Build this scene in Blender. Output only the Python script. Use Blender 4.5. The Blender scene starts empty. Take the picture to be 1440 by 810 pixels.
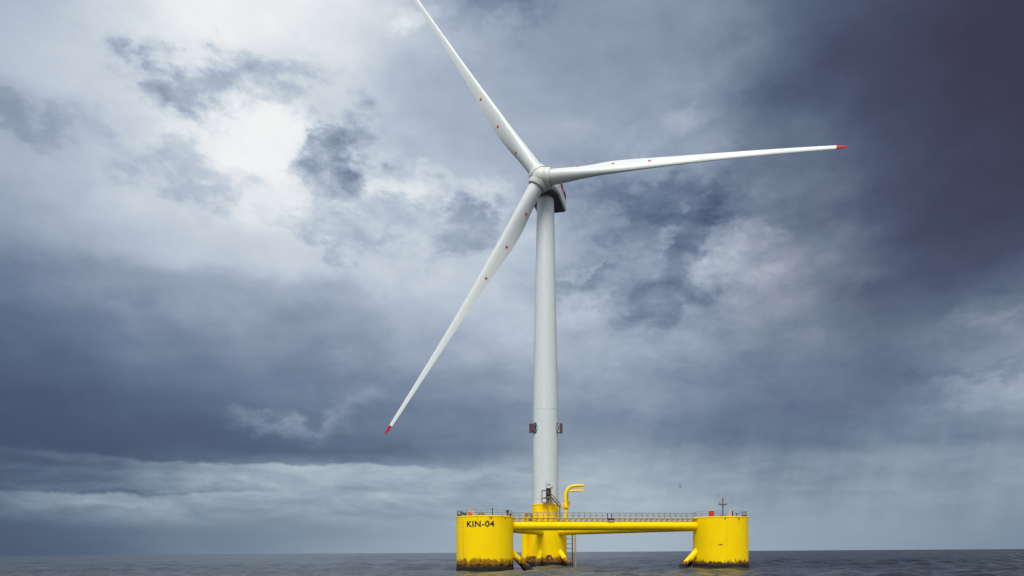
import bpy, bmesh, math, random
import numpy as np
from mathutils import Vector, Matrix
R = math.radians
random.seed(4)
rng = np.random.default_rng(7)
S = bpy.context.scene
COL = S.collection

# ------------------------------------------------------------------ camera
EYE = 3.8
cam_d = bpy.data.cameras.new('camera')
cam = bpy.data.objects.new('camera', cam_d)
COL.objects.link(cam)
cam_d.sensor_width = 36.0
cam_d.lens = 25.97
cam_d.shift_y = 0.2581
cam_d.clip_start = 0.5
cam_d.clip_end = 200000
cam.matrix_world = Matrix.Translation((0, 0, EYE)) @ Matrix.Rotation(R(90), 4, 'X') @ Matrix.Rotation(R(-0.37), 4, 'Z')
S.camera = cam

# ------------------------------------------------------------------ exposure
S.view_settings.view_transform = 'Standard'
S.view_settings.look = 'None'
S.view_settings.exposure = 0.0
S.view_settings.gamma = 1.0
S.view_settings.use_curve_mapping = False

# ------------------------------------------------------------------ sun
SUN_EL, SUN_AZ = 57.0, 192.0          # compass degrees from +Y, clockwise: behind the viewer, to the left
sun_d = bpy.data.lights.new('sun', 'SUN')
sun_d.energy = 3.1
sun_d.angle = R(32)
sun_d.color = (1.0, 0.95, 0.87)
sun = bpy.data.objects.new('sun', sun_d)
COL.objects.link(sun)
sdir = Vector((math.sin(R(SUN_AZ)) * math.cos(R(SUN_EL)), math.cos(R(SUN_AZ)) * math.cos(R(SUN_EL)), math.sin(R(SUN_EL))))
sun.rotation_euler = (-sdir).to_track_quat('-Z', 'Y').to_euler()
sun.location = (0, 0, 300)

# ------------------------------------------------------------------ sky (world): storm clouds ahead, brighter broken cloud behind
class NT:
    def __init__(s, nt):
        s.nt = nt
    def node(s, t, **kw):
        n = s.nt.nodes.new(t)
        for k, v in kw.items():
            setattr(n, k, v)
        return n
    def put(s, sock, v):
        if v is None:
            return
        if isinstance(v, bpy.types.NodeSocket):
            s.nt.links.new(v, sock)
        else:
            sock.default_value = v
    def m(s, op, a, b=None, c=None, clamp=False):
        n = s.node('ShaderNodeMath', operation=op, use_clamp=clamp)
        s.put(n.inputs[0], a); s.put(n.inputs[1], b); s.put(n.inputs[2], c)
        return n.outputs[0]
    def vm(s, op, a, b=None, scale=None):
        n = s.node('ShaderNodeVectorMath', operation=op)
        s.put(n.inputs[0], a); s.put(n.inputs[1], b)
        if scale is not None:
            s.put(n.inputs['Scale'], scale)
        return n.outputs[0]
    def noise(s, vec, scale, detail=6.0, rough=0.55, dist=0.0, lac=2.0):
        n = s.node('ShaderNodeTexNoise')
        s.put(n.inputs['Vector'], vec)
        n.inputs['Scale'].default_value = scale
        n.inputs['Detail'].default_value = detail
        n.inputs['Roughness'].default_value = rough
        n.inputs['Distortion'].default_value = dist
        n.inputs['Lacunarity'].default_value = lac
        return n.outputs[0]
    def mapr(s, v, a, b, c=0.0, d=1.0, kind='SMOOTHSTEP'):
        n = s.node('ShaderNodeMapRange', interpolation_type=kind)
        if kind == 'LINEAR':
            n.clamp = True
        s.put(n.inputs[0], v)
        for i, q in enumerate((a, b, c, d)):
            s.put(n.inputs[1 + i], q)
        return n.outputs[0]
    def mix(s, f, a, b):
        n = s.node('ShaderNodeMix', data_type='FLOAT')
        s.put(n.inputs[0], f); s.put(n.inputs[2], a); s.put(n.inputs[3], b)
        return n.outputs[0]
    def mixc(s, f, a, b, blend='MIX'):
        n = s.node('ShaderNodeMix', data_type='RGBA', blend_type=blend)
        s.put(n.inputs[0], f); s.put(n.inputs[6], a); s.put(n.inputs[7], b)
        return n.outputs[2]
    def ramp(s, f, stops, interp='LINEAR'):
        n = s.node('ShaderNodeValToRGB')
        cr = n.color_ramp
        cr.interpolation = interp
        e = cr.elements
        while len(e) < len(stops):
            e.new(0.5)
        for i, (p, c) in enumerate(stops):
            e[i].position = p
            e[i].color = (c, c, c, 1) if isinstance(c, (int, float)) else (*c, 1)
        s.put(n.inputs[0], f)
        return n.outputs[0]

def lin(c):
    c = c / 255.0
    return c / 12.92 if c <= 0.04045 else ((c + 0.055) / 1.055) ** 2.4
def srgb(r, g, b):
    return (lin(r), lin(g), lin(b))

# cloud cover, as brightness over azimuth and elevation; measured in a gnomonic frame of the view, then resampled onto the sphere
FPX = 1039.0
HY = 776.7
GX = np.arange(0, 1441, 90.0)
GY = np.array([0, 60, 120, 180, 240, 300, 360, 420, 480, 540, 600, 640, 662, 690, 715, 740, 776.0])
G = np.array([
 [178,200,215,238,240,228,225,178,140,150,155,150,105, 88, 76, 66, 56],
 [190,202,212,235,235,222,218,182,165,148,148,140,102, 84, 74, 63, 56],
 [176,192,210,226,226,208,200,178,165,152,150,150,112, 86, 74, 65, 58],
 [166,184,208,236,246,232,200,186,175,170,172,165,118, 90, 77, 68, 62],
 [166,192,208,230,242,236,218,200,180,168,155,135,115, 92, 78, 68, 62],
 [140,176,206,222,228,226,222,206,198,155,142,135,128,112, 84, 70, 68],
 [116,144,170,190,202,205,207,205,200,178,166,155,152,128, 88, 76, 78],
 [102,114,126,142,156,168,182,192,196,186,172,150,150,138, 96, 86,102],
 [ 90,100,112,124,134,146,162,172,176,172,170,156,136,116,100,122,142],
 [ 80, 90,102,110,116,120,128,142,150,150,146,134,122,112,110,142,156],
 [ 78, 82, 90, 98,108,112,112,120,132,136,132,120,112,112,120,130,138],
 [ 86, 86, 86, 86, 88,100,108,116,132,146,144,126,116,120,130,134,134],
 [ 90, 98,112,134,150,152,152,150,154,164,162,140,126,128,136,138,136],
 [ 92,116,128,140,146,152,156,160,164,172,170,156,140,140,144,140,136],
 [ 92,130,138,142,144,150,156,160,166,172,172,162,148,148,148,142,136],
 [ 86, 94,110,122,128,138,148,158,166,174,172,164,154,152,148,140,132],
 [ 84, 92,106,122,134,144,154,162,170,174,172,164,156,152,146,138,130]], float) / 255.0
AZ0, AZ1, NAZ = -36.0, 36.0, 25
ELS = [0.0, 1.6, 3.0, 4.4, 5.4, 6.2, 7.6, 10.2, 13.0, 15.8, 18.4, 21.0, 23.6, 26.2, 28.8, 31.4, 34.0, 37.0]
def gsample(px, py):
    px = min(max(px, 0), 1440); py = min(max(py, 0), 776)
    i = min(int(px // 90), 15); fx = (px - GX[i]) / 90.0
    j = int(np.searchsorted(GY, py, side='right') - 1); j = min(max(j, 0), len(GY) - 2)
    fy = (py - GY[j]) / (GY[j + 1] - GY[j])
    a = G[j, i] * (1 - fx) + G[j, i + 1] * fx
    b = G[j + 1, i] * (1 - fx) + G[j + 1, i + 1] * fx
    return float(a * (1 - fy) + b * fy)
def dir_px(az, el):
    return 720 + FPX * math.tan(R(az)), HY - FPX * math.tan(R(el)) / math.cos(R(az))
def px_dir(px, py):
    x = (px - 720) / FPX; z = (HY - py) / FPX
    return math.degrees(math.atan(x)), math.degrees(math.atan(z / math.hypot(1, x)))

world = bpy.data.worlds.new('World')
S.world = world
world.use_nodes = True
wt = world.node_tree
wt.nodes.clear()
W = NT(wt)
tc = W.node('ShaderNodeTexCoord')
gen = tc.outputs['Generated']
sep = W.node('ShaderNodeSeparateXYZ')
W.put(sep.inputs[0], gen)
dx, dy, dz = sep.outputs
az = W.m('MULTIPLY', W.m('ARCTAN2', dx, dy), 57.2958)
el = W.m('MULTIPLY', W.m('ARCSINE', dz), 57.2958)
# cloud-layer coordinates: flattened towards the horizon
inv = W.m('DIVIDE', 1.0, W.m('ADD', W.m('MAXIMUM', dz, 0.0), 0.32))
comb = W.node('ShaderNodeCombineXYZ')
W.put(comb.inputs[0], W.m('MULTIPLY', dx, inv)); W.put(comb.inputs[1], W.m('MULTIPLY', dy, inv))
W.put(comb.inputs[2], W.m('MULTIPLY', dz, 1.6))
layer = comb.outputs[0]
flat = W.node('ShaderNodeCombineXYZ')
W.put(flat.inputs[0], dx); W.put(flat.inputs[1], dy); W.put(flat.inputs[2], W.m('MULTIPLY', dz, 1.7))
flatv = flat.outputs[0]
n_big = W.noise(flatv, 5.0, 8.0, 0.56)
n_big2 = W.noise(W.vm('ADD', flatv, (3.1, 7.7, 1.3)), 5.0, 8.0, 0.56)
n_mid = W.noise(W.vm('ADD', layer, (9.2, 2.1, 4.4)), 7.0, 10.0, 0.60, 0.25)
n_fine = W.noise(W.vm('ADD', flatv, (5.5, 1.9, 8.3)), 16.0, 9.0, 0.62, 0.3)
high = W.mapr(el, 5.0, 14.0)
waz = W.m('ADD', az, W.m('MULTIPLY', W.m('SUBTRACT', n_big, 0.5), W.mix(high, 9.0, 15.0)))
wel = W.m('ADD', el, W.m('MULTIPLY', W.m('SUBTRACT', n_big2, 0.5), W.mix(high, 1.2, 9.0)))
fac = W.m('DIVIDE', W.m('SUBTRACT', waz, AZ0), AZ1 - AZ0, clamp=True)
val = None
for i, e_ in enumerate(ELS):
    stops = []
    for k in range(NAZ):
        a_ = AZ0 + (AZ1 - AZ0) * k / (NAZ - 1)
        stops.append((k / (NAZ - 1), gsample(*dir_px(a_, e_))))
    row = W.ramp(fac, stops, 'B_SPLINE')
    val = row if val is None else W.mix(W.mapr(wel, ELS[i - 1], e_), val, row)

# detached ragged clouds and bright breaks: (px, py, rx, ry, tilt, strength, edge softness)
PUFFS = [
 (288, 106, 74, 30, 4, -0.27, 0.25), (215, 122, 22, 28, 0, -0.10, 0.3), (420, 112, 40, 16, 5, -0.10, 0.25),
 (478, 212, 48, 26, 24, -0.20, 0.25), (468, 250, 34, 34, 0, -0.20, 0.25), (265, 240, 62, 24, -4, -0.15, 0.3),
 (50, 165, 72, 22, -3, -0.12, 0.35), (535, 300, 50, 26, -10, -0.15, 0.3), (475, 325, 60, 22, -18, -0.14, 0.3),
 (660, 325, 58, 26, 12, -0.18, 0.25), (715, 10, 70, 20, 0, -0.10, 0.35),
 (560, 262, 62, 20, 6, 0.10, 0.35), (690, 275, 60, 20, 0, 0.12, 0.35), (595, 20, 34, 16, 25, 0.10, 0.3),
 (985, 150, 40, 16, 25, 0.09, 0.5), (880, 285, 130, 22, -3, -0.13, 0.3), (835, 395, 60, 34, 30, -0.13, 0.28),
 (965, 345, 56, 34, 25, -0.16, 0.28), (935, 425, 62, 36, 20, -0.17, 0.3), (945, 318, 26, 9, 10, 0.12, 0.3),
 (830, 375, 26, 10, 30, 0.12, 0.3), (1060, 330, 34, 20, 30, 0.10, 0.35), (1020, 390, 60, 30, 30, 0.09, 0.4), (820, 440, 50, 20, 10, 0.09, 0.4), (1080, 395, 50, 36, 0, 0.05, 0.5),
 (430, 588, 60, 16, 10, 0.15, 0.5), (370, 585, 26, 14, 0, 0.08, 0.35),
 (1390, 450, 60, 12, 5, 0.07, 0.5), (1370, 535, 60, 9, 4, -0.07, 0.5), (1375, 552, 80, 14, 3, 0.06, 0.4),
 (195, 690, 45, 5, -2, -0.10, 0.35), (175, 708, 90, 5, -2, 0.07, 0.4), (330, 668, 90, 9, 0, 0.05, 0.5),
]
n_w1 = W.noise(W.vm('ADD', flatv, (1.5, 4.9, 2.3)), 17.0, 8.0, 0.62)
n_w2 = W.noise(W.vm('ADD', flatv, (7.5, 0.9, 6.3)), 17.0, 8.0, 0.62)
n_det = W.noise(W.vm('ADD', flatv, (2.5, 8.9, 3.3)), 24.0, 8.0, 0.66, 0.4)
hw = W.mapr(el, 2.0, 12.0, 0.25, 1.0)
paz = W.m('ADD', az, W.m('MULTIPLY', W.m('SUBTRACT', n_w1, 0.5), 12.0))
pel = W.m('ADD', el, W.m('MULTIPLY', W.m('MULTIPLY', W.m('SUBTRACT', n_w2, 0.5), 9.0), hw))
rag = W.m('MULTIPLY', W.m('SUBTRACT', n_det, 0.5), 1.3)
tot = None
for (px, py, rx, ry, tl, st, soft) in PUFFS:
    a0, e0 = px_dir(px, py)
    k = FPX / 57.2958
    dxx = W.m('SUBTRACT', paz, a0); dee = W.m('SUBTRACT', pel, e0)
    c, s_ = math.cos(R(tl)), math.sin(R(tl))
    u = W.m('ADD', W.m('MULTIPLY', dxx, c * k / rx), W.m('MULTIPLY', dee, s_ * k / rx))
    v = W.m('ADD', W.m('MULTIPLY', dxx, -s_ * k / ry), W.m('MULTIPLY', dee, c * k / ry))
    d2 = W.m('ADD', W.m('MULTIPLY', u, u), W.m('MULTIPLY', v, v))
    g = W.m('EXPONENT', W.m('MULTIPLY', d2, -0.8))
    sh = W.m('ADD', g, W.m('MULTIPLY', rag, W.m('POWER', g, 0.5)))
    msk = W.mapr(sh, 0.16 - soft * 0.7, 0.52 + soft * 2.0)
    cn = W.m('MULTIPLY', msk, st * 0.85)
    tot = cn if tot is None else W.m('ADD', tot, cn)
val = W.m('ADD', val, tot)
# general cloud texture, stronger where the cover is mid-bright
contrast = W.m('MULTIPLY', W.mapr(val, 0.22, 0.6, 0.05, 0.17), W.mapr(val, 0.72, 0.9, 1.0, 0.6))
contrast = W.m('MULTIPLY', contrast, W.m('MAXIMUM', W.mapr(az, -32.0, -8.0, 0.4, 1.0), W.mapr(el, 7.0, 5.8)))
ca, ce = px_dir(960, 350)
cd = W.m('ADD', W.m('POWER', W.m('DIVIDE', W.m('SUBTRACT', az, ca), 9.5), 2.0), W.m('POWER', W.m('DIVIDE', W.m('SUBTRACT', el, ce), 6.0), 2.0))
contrast = W.m('ADD', contrast, W.m('MULTIPLY', W.m('EXPONENT', W.m('MULTIPLY', cd, -1.0)), 0.45))
tex = W.m('ADD', W.m('MULTIPLY', W.m('SUBTRACT', n_mid, 0.5), 0.85), W.m('MULTIPLY', W.m('SUBTRACT', n_fine, 0.5), 0.45))
val = W.m('ADD', val, W.m('MULTIPLY', tex, W.m('MULTIPLY', contrast, W.mix(W.mapr(el, 0.8, 5.0), 0.15, 1.0))))
# long flat cloud bases low on the left, bright gaps under them
lw = W.m('MULTIPLY', W.m('SUBTRACT', n_w2, 0.5), 1.3)
def base_line(pts, amp, decay, a_in, a_out, dark, sf=1.0):
    global val
    line = None
    for (x0, y0), (x1, y1) in zip(pts, pts[1:]):
        (a_, e_), (b_, f_) = px_dir(x0, y0), px_dir(x1, y1)
        line = W.mapr(az, a_, b_, e_, f_) if line is None else W.m('ADD', line, W.mapr(az, a_, b_, 0.0, f_ - e_))
    d = W.m('SUBTRACT', W.m('ADD', el, lw), line)
    mask = W.m('MULTIPLY', W.mapr(az, *a_in), W.mapr(az, *a_out))
    below = W.m('MULTIPLY', W.mapr(d, 0.16 * sf, -0.14 * sf), W.m('EXPONENT', W.m('MULTIPLY', W.m('MINIMUM', d, 0.0), decay)))
    above = W.m('MULTIPLY', W.mapr(d, -0.02 * sf, 0.2 * sf), W.m('EXPONENT', W.m('MULTIPLY', W.m('MAXIMUM', d, 0.0), -1.1)))
    q = W.m('SUBTRACT', W.m('MULTIPLY', below, amp), W.m('MULTIPLY', above, dark))
    val = W.m('ADD', val, W.m('MULTIPLY', q, mask))
base_line([(-60, 622), (120, 634), (260, 650), (520, 650), (700, 664)], 0.15, 0.9, (-36.0, -19.0, 0.12, 1.0), (-2.0, -11.0), 0.05)
base_line([(-60, 684), (60, 690), (200, 692), (420, 688)], 0.09, 1.2, (-36.0, -31.0, 0.3, 1.0), (-14.0, -23.0), 0.05)
base_line([(730, 642), (880, 633), (1150, 634), (1500, 628)], 0.055, 0.35, (1.5, 7.0), (60.0, 50.0), 0.02, 4.0)
sk = W.node('ShaderNodeCombineXYZ')
W.put(sk.inputs[0], W.m('MULTIPLY', az, 0.17)); W.put(sk.inputs[1], W.m('MULTIPLY', el, 0.72)); W.put(sk.inputs[2], 4.0)
strat = W.noise(sk.outputs[0], 1.0, 8.0, 0.6, 0.5)
smask = W.m('MULTIPLY', W.m('MULTIPLY', W.mapr(el, 1.6, 3.2), W.mapr(el, 7.4, 6.2)), W.mapr(az, 14.0, -6.0, 0.25, 1.0))
val = W.m('ADD', val, W.m('MULTIPLY', W.m('MULTIPLY', W.m('SUBTRACT', strat, 0.5), 0.30), smask))
# rain curtains under the cloud to the right
rc = W.node('ShaderNodeCombineXYZ')
W.put(rc.inputs[0], W.m('ADD', az, W.m('MULTIPLY', el, -0.22))); W.put(rc.inputs[1], W.m('MULTIPLY', el, 0.03))
rain = W.noise(rc.outputs[0], 0.35, 4.0, 0.6)
rmask = W.m('MULTIPLY', W.mapr(el, 0.3, 3.0), W.mapr(el, 13.0, 7.0))
rmask = W.m('MULTIPLY', rmask, W.mapr(az, 4.0, 14.0))
val = W.m('ADD', val, W.m('MULTIPLY', W.m('MULTIPLY', W.m('SUBTRACT', rain, 0.5), 0.12), rmask))
cloud = W.ramp(val, [
 (0.0, srgb(26, 24, 38)), (55 / 255, srgb(57, 55, 78)), (80 / 255, srgb(69, 80, 110)), (100 / 255, srgb(84, 100, 130)),
 (130 / 255, srgb(113, 130, 157)), (160 / 255, srgb(146, 160, 184)), (190 / 255, srgb(176, 190, 210)),
 (215 / 255, srgb(205, 216, 229)), (238 / 255, srgb(236, 240, 247)), (1.0, srgb(254, 254, 255))])
# lower sky a little greener, seen through rain and sea air
low = W.mapr(el, 13.0, 4.0)
cloud = W.mixc(W.m('MULTIPLY', low, 0.75), cloud, W.mixc(1.0, cloud, (1.0, 1.04, 0.95, 1), 'MULTIPLY'))
# heavier, greyer-violet rain cloud high on the right
viol = W.m('MULTIPLY', W.mapr(az, 10.0, 26.0), W.mapr(el, 8.0, 18.0))
cloud = W.mixc(viol, cloud, W.mixc(1.0, cloud, (0.98, 0.91, 0.86, 1), 'MULTIPLY'))
cloud = W.mixc(1.0, cloud, (1.02, 1.0, 0.955, 1), 'MULTIPLY')
# sky behind and above the viewer: sunlit broken cloud over clear Nishita sky
sky = W.node('ShaderNodeTexSky', sky_type='NISHITA')
sky.sun_disc = False
sky.sun_elevation = R(SUN_EL)
sky.sun_rotation = R(SUN_AZ)
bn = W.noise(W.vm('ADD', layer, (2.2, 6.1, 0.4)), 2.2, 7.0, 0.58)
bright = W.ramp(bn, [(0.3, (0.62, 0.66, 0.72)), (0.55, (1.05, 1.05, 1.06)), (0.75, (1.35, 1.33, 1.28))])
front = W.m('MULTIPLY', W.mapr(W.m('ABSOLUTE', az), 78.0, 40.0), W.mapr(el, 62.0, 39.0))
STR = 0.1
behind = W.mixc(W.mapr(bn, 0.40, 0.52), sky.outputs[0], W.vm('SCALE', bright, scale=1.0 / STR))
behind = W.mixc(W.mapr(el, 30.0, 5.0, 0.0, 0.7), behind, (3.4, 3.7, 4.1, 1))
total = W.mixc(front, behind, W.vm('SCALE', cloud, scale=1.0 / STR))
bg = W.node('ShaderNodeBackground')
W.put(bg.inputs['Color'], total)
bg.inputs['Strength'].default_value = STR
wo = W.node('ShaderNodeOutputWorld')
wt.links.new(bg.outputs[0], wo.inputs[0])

# ------------------------------------------------------------------ materials
def material(name):
    m = bpy.data.materials.new(name)
    m.use_nodes = True
    b = m.node_tree.nodes['Principled BSDF']
    return m, NT(m.node_tree), b

def paint(name, col, rough=0.45, wear=0.10, streak=0.0, metallic=0.0, bump=0.0, detail=7):
    """weathered paint: soft mottling, vertical run-down streaks"""
    m, T, b = material(name)
    co = T.node('ShaderNodeTexCoord').outputs['Object']
    n = T.noise(co, 0.9 if detail > 3 else 0.25, detail, 0.6)
    dark = tuple(c * 0.72 for c in col)
    c = T.mixc(T.m('MULTIPLY', T.mapr(n, 0.35, 0.75), wear * 2.5, clamp=True), (*col, 1), (*dark, 1))
    if streak:
        mp = T.node('ShaderNodeMapping')
        T.put(mp.inputs[0], co)
        mp.inputs['Scale'].default_value = (1.5, 1.5, 0.09)
        s_ = T.noise(mp.outputs[0], 1.0, 8, 0.65)
        c = T.mixc(T.m('MULTIPLY', T.mapr(s_, 0.5, 0.8), streak), c, (*[q * 0.55 for q in col], 1))
    T.put(b.inputs['Base Color'], c)
    T.put(b.inputs['Roughness'], T.mapr(n, 0.2, 0.8, rough - 0.08, rough + 0.12, 'LINEAR'))
    b.inputs['Metallic'].default_value = metallic
    if bump:
        bn_ = T.node('ShaderNodeBump')
        bn_.inputs['Strength'].default_value = bump
        T.put(bn_.inputs['Height'], n)
        T.put(b.inputs['Normal'], bn_.outputs[0])
    return m

YEL = (0.95, 0.665, 0.0)
M = {}
def yellow_hull():
    """yellow marine paint with plate seams, rust runs, and a splash zone of weed and rust near the water"""
    m, T, b = material('yellow_hull_paint')
    geo = T.node('ShaderNodeNewGeometry')
    pos = geo.outputs['Position']
    sp = T.node('ShaderNodeSeparateXYZ'); T.put(sp.inputs[0], pos)
    z = sp.outputs[2]
    n1 = T.noise(pos, 0.45, 8, 0.62)
    n2 = T.noise(T.vm('MULTIPLY', pos, (1.0, 1.0, 0.08)), 1.3, 8, 0.66)
    n3 = T.noise(T.vm('MULTIPLY', pos, (1.0, 1.0, 0.45)), 1.2, 9, 0.68)
    n4 = T.noise(T.vm('MULTIPLY', pos, (1, 1, 0.35)), 3.2, 8, 0.7)
    c = T.mixc(T.m('MULTIPLY', T.mapr(n1, 0.4, 0.75), 0.30), (*YEL, 1), (0.80, 0.48, 0.002, 1))
    c = T.mixc(T.m('MULTIPLY', T.mapr(n2, 0.54, 0.78), 0.36), c, (0.52, 0.27, 0.012, 1))
    # plate weld lines
    wv = T.m('ABSOLUTE', T.m('SUBTRACT', T.m('FRACT', T.m('DIVIDE', z, 2.45)), 0.5))
    seam = T.mapr(wv, 0.490, 0.497)
    c = T.mixc(T.m('MULTIPLY', seam, 0.22), c, (0.45, 0.27, 0.01, 1))
    # few rust runs from the deck edge
    r1 = T.m('MULTIPLY', T.mapr(n2, 0.60, 0.72), T.mapr(z, 8.0, 11.2))
    c = T.mixc(T.m('MULTIPLY', r1, 0.55), c, (0.22, 0.075, 0.012, 1))
    # splash zone
    lv = T.m('ADD', z, T.m('MULTIPLY', T.m('SUBTRACT', n3, 0.5), -3.4))
    lv = T.m('ADD', lv, T.m('MULTIPLY', T.m('SUBTRACT', n4, 0.5), -1.4))
    rightc = T.mapr(sp.outputs[0], 25.0, 28.0)
    lv = T.m('ADD', lv, T.m('MULTIPLY', rightc, 0.75))
    stain = T.mapr(lv, 2.75, 2.05)
    stc = T.ramp(n4, [(0.30, (0.02, 0.006, 0.003)), (0.44, (0.09, 0.032, 0.005)), (0.56, (0.30, 0.13, 0.010)), (0.72, (0.55, 0.30, 0.02))])
    c = T.mixc(T.m('MULTIPLY', stain, 0.9), c, stc)
    slime = T.mapr(T.m('ADD', z, T.m('MULTIPLY', T.m('SUBTRACT', n3, 0.5), -1.8)), 1.75, 1.05)
    c = T.mixc(slime, c, T.ramp(n4, [(0.3, (0.003, 0.003, 0.002)), (0.7, (0.018, 0.010, 0.005))]))
    T.put(b.inputs['Base Color'], c)
    T.put(b.inputs['Roughness'], T.mix(stain, 0.5, 0.8))
    b.inputs['Specular IOR Level'].default_value = 0.12
    bp = T.node('ShaderNodeBump'); bp.inputs['Strength'].default_value = 0.5; bp.inputs['Distance'].default_value = 0.15
    T.put(bp.inputs['Height'], T.m('MULTIPLY', stain, n4))
    T.put(b.inputs['Normal'], bp.outputs[0])
    return m
M['hull'] = yellow_hull()
M['yellow'] = paint('yellow_paint', YEL, 0.5, 0.10, 0.2)
M['yellow'].node_tree.nodes['Principled BSDF'].inputs['Specular IOR Level'].default_value = 0.15
def rust_growth():
    m, T, b = material('marine_growth')
    pos = T.node('ShaderNodeNewGeometry').outputs['Position']
    sp = T.node('ShaderNodeSeparateXYZ'); T.put(sp.inputs[0], pos)
    n = T.noise(pos, 2.4, 9, 0.7)
    n5 = T.noise(pos, 0.6, 5, 0.6)
    c = T.ramp(n, [(0.28, (0.010, 0.004, 0.003)), (0.44, (0.055, 0.018, 0.006)), (0.53, (0.20, 0.07, 0.010)), (0.60, (0.42, 0.22, 0.04)), (0.72, (0.60, 0.43, 0.12))])
    c = T.mixc(T.mapr(T.m('ADD', sp.outputs[2], T.m('MULTIPLY', n5, -0.9)), 0.95, 0.35), c, (0.004, 0.003, 0.002, 1))
    T.put(b.inputs['Base Color'], c)
    b.inputs['Roughness'].default_value = 0.8
    bp = T.node('ShaderNodeBump'); bp.inputs['Strength'].default_value = 0.9; bp.inputs['Distance'].default_value = 0.2
    T.put(bp.inputs['Height'], n)
    T.put(b.inputs['Normal'], bp.outputs[0])
    return m
M['growth'] = rust_growth()
M['white'] = paint('white_turbine_paint', (0.58, 0.655, 0.67), 0.42, 0.07, 0.22)
M['blade'] = paint('white_blade_coat', (0.595, 0.655, 0.66), 0.36, 0.06, 0.0, detail=2)
M['cream'] = paint('cream_spinner_coat', (0.60, 0.64, 0.59), 0.42, 0.08, 0.08)
M['red'] = paint('red_paint', (0.38, 0.004, 0.010), 0.4, 0.1)
M['red'].node_tree.nodes['Principled BSDF'].inputs['Specular IOR Level'].default_value = 0.2
M['dotred'] = paint('bright_red_paint', (0.70, 0.008, 0.03), 0.6, 0.1)
M['redbox'] = paint('red_cabinet_paint', (0.62, 0.03, 0.015), 0.45, 0.12)
M['orange'] = paint('orange_float', (0.75, 0.13, 0.03), 0.5, 0.12)
M['green'] = paint('green_cover', (0.02, 0.10, 0.06), 0.7, 0.2)
M['darkgreen'] = paint('dark_green_paint', (0.012, 0.045, 0.02), 0.6, 0.2)
M['steel'] = paint('galvanised_steel', (0.20, 0.21, 0.24), 0.5, 0.15, 0.0, 0.3)
M['dark'] = paint('dark_steel', (0.035, 0.035, 0.045), 0.55, 0.2)
M['black'] = paint('black_paint', (0.012, 0.011, 0.012), 0.5, 0.1)
M['under'] = paint('grey_underside', (0.10, 0.11, 0.12), 0.6, 0.15)
M['maroon'] = paint('maroon_panel', (0.085, 0.04, 0.045), 0.5, 0.2)
M['brownrail'] = paint('rusty_rail', (0.16, 0.085, 0.07), 0.6, 0.3)
M['olive'] = paint('olive_grey_cover', (0.14, 0.12, 0.06), 0.65, 0.2)
M['beige'] = paint('beige_cabinet', (0.62, 0.50, 0.27), 0.5, 0.12)
M['blue'] = paint('blue_banner', (0.03, 0.05, 0.20), 0.6, 0.1)
M['grate'] = paint('yellow_grating', (0.55, 0.36, 0.02), 0.6, 0.25)
M['rustyellow'] = paint('rust_stained_yellow', (0.55, 0.28, 0.02), 0.6, 0.5, 0.4)
M['ladder'] = paint('ladder_paint', (0.56, 0.37, 0.05), 0.6, 0.4, 0.3)
M['gull'] = paint('gull_feathers', (0.10, 0.10, 0.11), 0.8, 0.2)
M['lamp'] = paint('lantern_glass', (0.55, 0.50, 0.40), 0.2, 0.05)

def sea_mat():
    m, T, b = material('sea_water')
    pos = T.node('ShaderNodeNewGeometry').outputs['Position']
    sp = T.node('ShaderNodeSeparateXYZ'); T.put(sp.inputs[0], pos)
    big = T.noise(T.vm('MULTIPLY', pos, (0.35, 1.0, 1.0)), 0.012, 4, 0.55)
    ang = T.m('ARCTAN2', sp.outputs[0], sp.outputs[1])
    calm_sheen = T.mapr(T.m('ADD', big, T.mapr(ang, 0.25, -0.45, -0.05, 0.12)), 0.42, 0.62)
    dist = T.vm('MULTIPLY', pos, (1, 1, 0)); ln = T.node('ShaderNodeVectorMath', operation='LENGTH'); T.put(ln.inputs[0], dist)
    chop_shade = T.m('MULTIPLY', T.mapr(T.m('ADD', ln.outputs['Value'], T.m('MULTIPLY', T.m('SUBTRACT', big, .5), 260.0)), 165.0, 235.0), T.mapr(ang, 0.05, 0.34))
    calm_sheen = T.m('MULTIPLY', calm_sheen, T.m('SUBTRACT', 1.0, chop_shade))
    reflect_tint = T.mixc(calm_sheen, (0.018, 0.020, 0.032, 1), (0.050, 0.062, 0.074, 1))  # paler tone towards the left puts reflected sky into the base colour
    T.put(b.inputs['Base Color'], reflect_tint)
    b.inputs['IOR'].default_value = 1.33
    T.put(b.inputs['Roughness'], T.mix(calm_sheen, 0.24, 0.18))
    reflect_tint = T.mixc(chop_shade, reflect_tint, (0.008, 0.009, 0.016, 1))  # darker tone at far right puts weaker sky reflection into the base colour
    T.put(b.inputs['Base Color'], reflect_tint)
    T.put(b.inputs['Specular IOR Level'], T.mix(chop_shade, 0.5, 0.24))
    w1 = T.noise(T.vm('MULTIPLY', pos, (1.0, 0.7, 1.0)), 0.55, 5, 0.65, 0.4)
    w2 = T.noise(T.vm('MULTIPLY', pos, (1.0, 0.8, 1.0)), 0.10, 4, 0.55)
    h = T.m('ADD', T.m('MULTIPLY', w1, 0.8), T.m('MULTIPLY', w2, 2.2))
    bp = T.node('ShaderNodeBump'); bp.inputs['Distance'].default_value = 1.0
    T.put(bp.inputs['Strength'], T.mix(calm_sheen, 1.0, 0.7))
    w3 = T.noise(T.vm('MULTIPLY', pos, (1.0, 0.12, 1.0)), 0.22, 3, 0.6)
    h = T.m('ADD', h, T.m('MULTIPLY', T.m('MULTIPLY', w3, chop_shade), 9.0))
    T.put(bp.inputs['Height'], h)
    T.put(b.inputs['Normal'], bp.outputs[0])
    return m
M['sea'] = sea_mat()

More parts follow.
